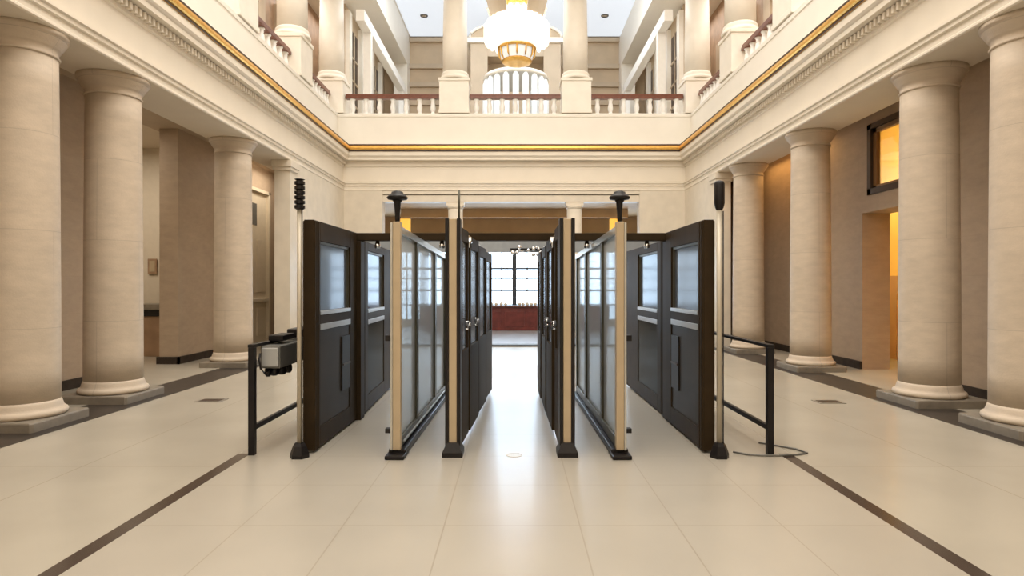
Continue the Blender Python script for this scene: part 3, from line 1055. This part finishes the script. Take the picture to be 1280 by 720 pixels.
def inner_gate(label, pts, s, fx):
    t = thing('folding_gate', label, 'gate', (fx, 5.55, 0), 0, 'folding dark gates flanking the middle lane')
    obj('front_post', box(-.035, .035, -.03, .03, .10, 2.10, .006), M_champ, t)
    b = box(-.068, -.037, -.04, .10, .08, 2.105, .006)
    add_box(b, .037, .068, -.04, .10, .08, 2.105, .006)
    obj('edge_channel', b, M_black, t)
    b = bmesh.new()
    lo = [(-.09, -.09), (.09, -.09), (.09, .12), (-.09, .12)]
    hi = [(-.05, -.05), (.05, -.05), (.05, .1), (-.05, .1)]
    A = [b.verts.new((x, y, 0)) for x, y in lo]
    A2 = [b.verts.new((x, y, .04)) for x, y in lo]
    B = [b.verts.new((x, y, .12)) for x, y in hi]
    for P, Q in ((A, A2), (A2, B)):
        for i in range(4):
            b.faces.new((P[i], P[(i + 1) % 4], Q[(i + 1) % 4], Q[i]))
    b.faces.new(A[::-1])
    b.faces.new(B)
    obj('foot', b, M_black, t)
    if s > 0:
        obj('antenna', add_tube(bmesh.new(), [(.05, .03, 2.1), (.05, .03, 2.36)], .010), M_olive, t)
    # leaves
    for i, (x0, y0, x1, y1, h, st) in enumerate(pts):
        p0, p1 = (x0 - fx, y0 - 5.55), (x1 - fx, y1 - 5.55)
        a, L_ = ang(p0, p1)
        mt = Matrix.Translation((p0[0], p0[1], 0)) @ Matrix.Rotation(a, 4, 'Z')

        def put(nm, bm_, m_, par=t):
            bm_.transform(mt)
            return obj(nm, bm_, m_, par)
        k = box(0, st, -.022, .022, .06, h, .005)
        add_box(k, L_ - st, L_, -.022, .022, .06, h, .005)
        add_box(k, st, L_ - st, -.022, .022, h - .12, h, .005)
        add_box(k, st, L_ - st, -.022, .022, .06, .9, .005)
        lf = put('leaf', k, M_dark)
        put('glass', box(st, L_ - st, -.005, .005, .9, h - .12), M_glassdark, lf)
        if i < 2:
            put('handle', add_tube(bmesh.new(), [(L_ * .3, s * -.03, 1.10), (L_ * .3, s * -.065, 1.10), (L_ * .3, s * -.065, 1.17), (L_ * .3, s * -.03, 1.17)], .012), M_chrome, lf)
            put('knob', add_tube(bmesh.new(), [(L_ * .3 + .12, s * -.02, 1.14), (L_ * .3 + .12, s * -.07, 1.14)], .018), M_chrome, lf)
    b = bmesh.new()
    x_, y_ = pts[1][0] - fx, pts[1][1] - 5.55
    add_box(b, x_ - .04, x_ + .04, y_ - .06, y_ + .04, 1.93, 1.99, .008)
    add_tube(b, [(x_ + s * .02, y_ - .1, 1.88), (x_ + s * .02, y_ - .1, 1.97)], .022)
    obj('clamp', b, M_chrome, t)
    obj('guide_rail', add_tube(bmesh.new(), [(s * .03, .1, 2.04), (pts[-1][2] - fx, pts[-1][3] - 5.55, 1.93)], .012), M_champ, t)
    return t


inner_gate('dark folding gate flanking the middle lane on the ribbed pole side, with thin antenna', [(-.50, 5.68, -.475, 6.18, 2.04, .06), (-.465, 6.25, -.42, 7.0, 2.0, .09), (-.425, 7.14, -.375, 7.9, 1.97, .09), (-.385, 8.0, -.335, 8.75, 1.95, .09)], 1, -.545)
inner_gate('dark folding gate flanking the middle lane on the smooth pole side', [(.42, 5.68, .42, 6.18, 2.06, .10), (.395, 6.25, .38, 7.0, 2.0, .09), (.375, 7.14, .365, 7.9, 1.97, .09), (.355, 8.0, .345, 8.75, 1.95, .09)], -1, .468)

# ------------------------------------------------------------------ side barriers
def barrier(label, x, s):
    t = thing('barrier_rail', label, 'barrier', (x, 5.56, 0), 0, 'low black barriers beside the gates')
    obj('post', box(-.028, .028, -.028, .028, 0, .955, .005), M_black, t)
    obj('post', box(-.028, .028, 2.6, 2.656, 0, .955, .005), M_black, t)
    obj('lower_bar', box(-.018, .018, .028, 2.6, .215, .26, .004), M_black, t)
    obj('top_bar', box(-.03, .03, -.03, 2.66, .955, .985, .006), M_black, t)
    return t


barrier('low black barrier with two bars carrying the grey card reader machine', -2.335, -1)
barrier('low black barrier with plain top bar, standing over the loose cable loop', 2.275, 1)

t = thing('card_reader', 'grey box shaped reader machine mounted along the low black barrier', 'machine', (-2.30, 5.70, .84))
b = box(-.02, .16, 0, 1.1, -.09, .115, .012)
obj('housing', b, M_grey, t)
obj('end_plate', box(.0, .15, -.03, .0, -.07, .10, .008), M_sill, t)
b = box(-.02, .12, .18, .5, .147, .20, .01)
add_box(b, .0, .16, .6, 1.0, .147, .23, .012)
obj('top_unit', b, M_black, t)
b = bmesh.new()
for i, (x, y, r) in enumerate(((.06, .12, .045), (.1, .2, .05), (.03, .05, .03), (.12, .32, .035))):
    add_lathe(b, [(r * .6, -.17), (r, -.15), (r, -.11), (r * .8, -.09)], 12, cx=x, cy=y)
obj('lock_knob', b, M_black, t)
b = add_tube(bmesh.new(), [(-.005, -.04, .05), (0, -.08, 0), (.02, -.09, -.08), (.03, -.03, -.13), (.05, .05, -.10)], .010)
obj('cable', b, M_black, t)
t = thing('card_reader', 'low black reader box lying at the top bar end of the plain barrier', 'machine', (2.16, 6.9, .90))
obj('housing', box(-.13, .06, 0, .7, -.06, .05, .015), M_black, t)
obj('top_unit', lathe([(.09, .05), (.085, .08), (.05, .10)], 20, cx=-.04, cy=.12), M_grey, t)

# loose cable, floor plates
b = bmesh.new()
pts = [(1.97, 5.62, .010), (2.06, 5.54, .010), (2.18, 5.50, .010), (2.34, 5.50, .010), (2.50, 5.53, .010), (2.62, 5.58, .010), (2.58, 5.72, .010), (2.44, 5.86, .010), (2.33, 5.95, .010)]
add_tube(b, pts, .008, 6)
tag(obj('floor_cable', b, M_grey), 'thin dark loose cable loop on the marble beside the plain barrier post', 'cable')
for x, y, lab in ((-3.98, 8.2, 'small dark floor plate set in the marble near the alcove column'), (4.08, 8.1, 'small dark floor plate set in the marble near the yellow window column')):
    t = thing('floor_plate', lab, 'floor plate', (x, y, 0), 0, 'floor plates')
    obj('frame', box(-.17, .17, -.12, .12, 0, .006), M_plinth, t)
    obj('cover', box(-.13, .13, -.08, .08, .004, .009), M_bronze, t)
t = thing('floor_marker', 'faint round brass rimmed marker in the middle lane floor', 'floor marker', (0, 5.55, 0))
obj('rim', lathe([(.062, 0), (.062, .003), (.072, .003), (.072, 0)], 32, cap=False), M_cream2, t)
obj('disc', lathe([(.060, 0), (.060, .002)], 32), M_pole, t)

# ------------------------------------------------------------------ alcove with counter and picture
t = thing('alcove_counter', 'dark counter with pale top standing in the alcove below the small picture', 'counter', (-8.6, 13.35, 0))
obj('body', box(-1.3, 1.7, 0, .6, 0, .86, .01), M_brownwall, t)
obj('shelf_front', box(-1.3, 1.7, -.03, 0, .86, 1.0, .006), M_slot, t)
obj('worktop', box(-1.35, 1.73, -.08, .62, 1.0, 1.12, .01), M_plinth, t)
t = thing('framed_picture', 'small brown framed picture hanging over the alcove counter', 'picture', (-8.1, 13.98, 1.95))
obj('frame', box(-.10, .10, -.03, 0, -.17, .17, .008), M_brownwall, t)
obj('artwork', box(-.06, .06, -.035, -.03, -.12, .12), M_champ, t)

# ------------------------------------------------------------------ lobby furniture
t = thing('reception_counter', 'dark red panelled counter in front of the far lobby windows', 'counter', (0, 21.15, 0))
b = box(-3.0, 3.0, 0, .6, 0, .78, .01)
obj('body', b, M_red, t)
b = bmesh.new()
for x in (-2.4, -1.6, -.8, .0, .8, 1.6, 2.4):
    add_box(b, x - .34, x + .34, -.02, 0, .14, .66, .006)
obj('front_panel', b, M_red, t)
obj('countertop', box(-3.05, 3.05, -.05, .65, .78, .84, .01), mat('dark_counter_top', (.12, .04, .03), .3), t)
cup = None
random.seed(3)
xs_c = [-.78, -.62, -.45, -.30, .18, .30, .44, .58, .72]
for i, x in enumerate(xs_c):
    lab = 'small white cup in the row along the red lobby counter'
    if cup is None:
        cup = obj('cup', lathe([(.035, 0), (.05, .02), (.055, .11), (.048, .11), (.03, .03)], 14), M_white)
        tag(cup, lab, 'cup', 'white cups on the lobby counter')
        cup.location = (x, 21.25, .84)
    else:
        o = cup.copy()
        C.objects.link(o)
        o.location = (x, 21.25 + .1 * random.random(), .84)

# lobby transom
t = thing('lobby_transom', 'blue grey transom band over the inner lobby doorway', 'transom', (0, 15.8, 0))
obj('beam', box(-3.75, 3.75, -.05, .05, 2.36, 2.66, .01), mat('transom_grey_paint', (.30, .33, .36), .3, metal=.3), t)
obj('post', box(-3.75, -3.6, -.05, .05, 0, 2.36), M_frame, t)
obj('post', box(3.45, 3.6, -.05, .05, 0, 2.36), M_frame, t)
t = thing('crystal_light', 'small cluster light of shiny crystal balls beneath the lobby transom', 'light fitting', (.45, 15.55, 2.38))
random.seed(5)
for k in range(16):
    b = bmesh.new()
    m_ = Matrix.Translation((random.uniform(-.5, .35), random.uniform(-.06, .06), random.uniform(-.09, .10)))
    bmesh.ops.create_icosphere(b, subdivisions=2, radius=random.uniform(.035, .06), matrix=m_)
    obj('crystal_ball', b, M_chrome, t)
obj('bar', box(-.55, .4, .0, .20, .02, .07), M_black, t)

for x, lab in ((-3.75, 'emissive amber patch imitating lit wall in the lobby, tall cream door side'), (3.45, 'emissive amber patch imitating lit wall in the lobby, yellow window side')):
    t = thing('wall_glow_patch', lab, 'glow patch', (x, 21.5, 3.35), 0, 'amber lobby glow patches')
    obj('glass', box(-.17, .17, -.07, .05, -.5, .48, .01), M_amber, t)  # emissive block stands in for a patch of lit yellow wall
    obj('bracket', box(-.19, .19, -.04, .06, .48, .54, .005), M_bronze, t)  # added with the glow patch, not a real fitting

for x, nm in ((-3.65, 'tall cream door side'), (3.65, 'yellow window side')):
    t = thing('downlight', 'small round recessed downlight in the far pale ceiling, ' + nm, 'light fitting', (x, 25.2, 12.405), 0, 'ceiling downlights')
    obj('rim', lathe([(.10, 0), (.15, 0), (.16, .035), (.10, .035)], 24, cap=False), M_grey, t)
    obj('lens', lathe([(.10, .012), (.10, .035)], 24), M_chrome, t)
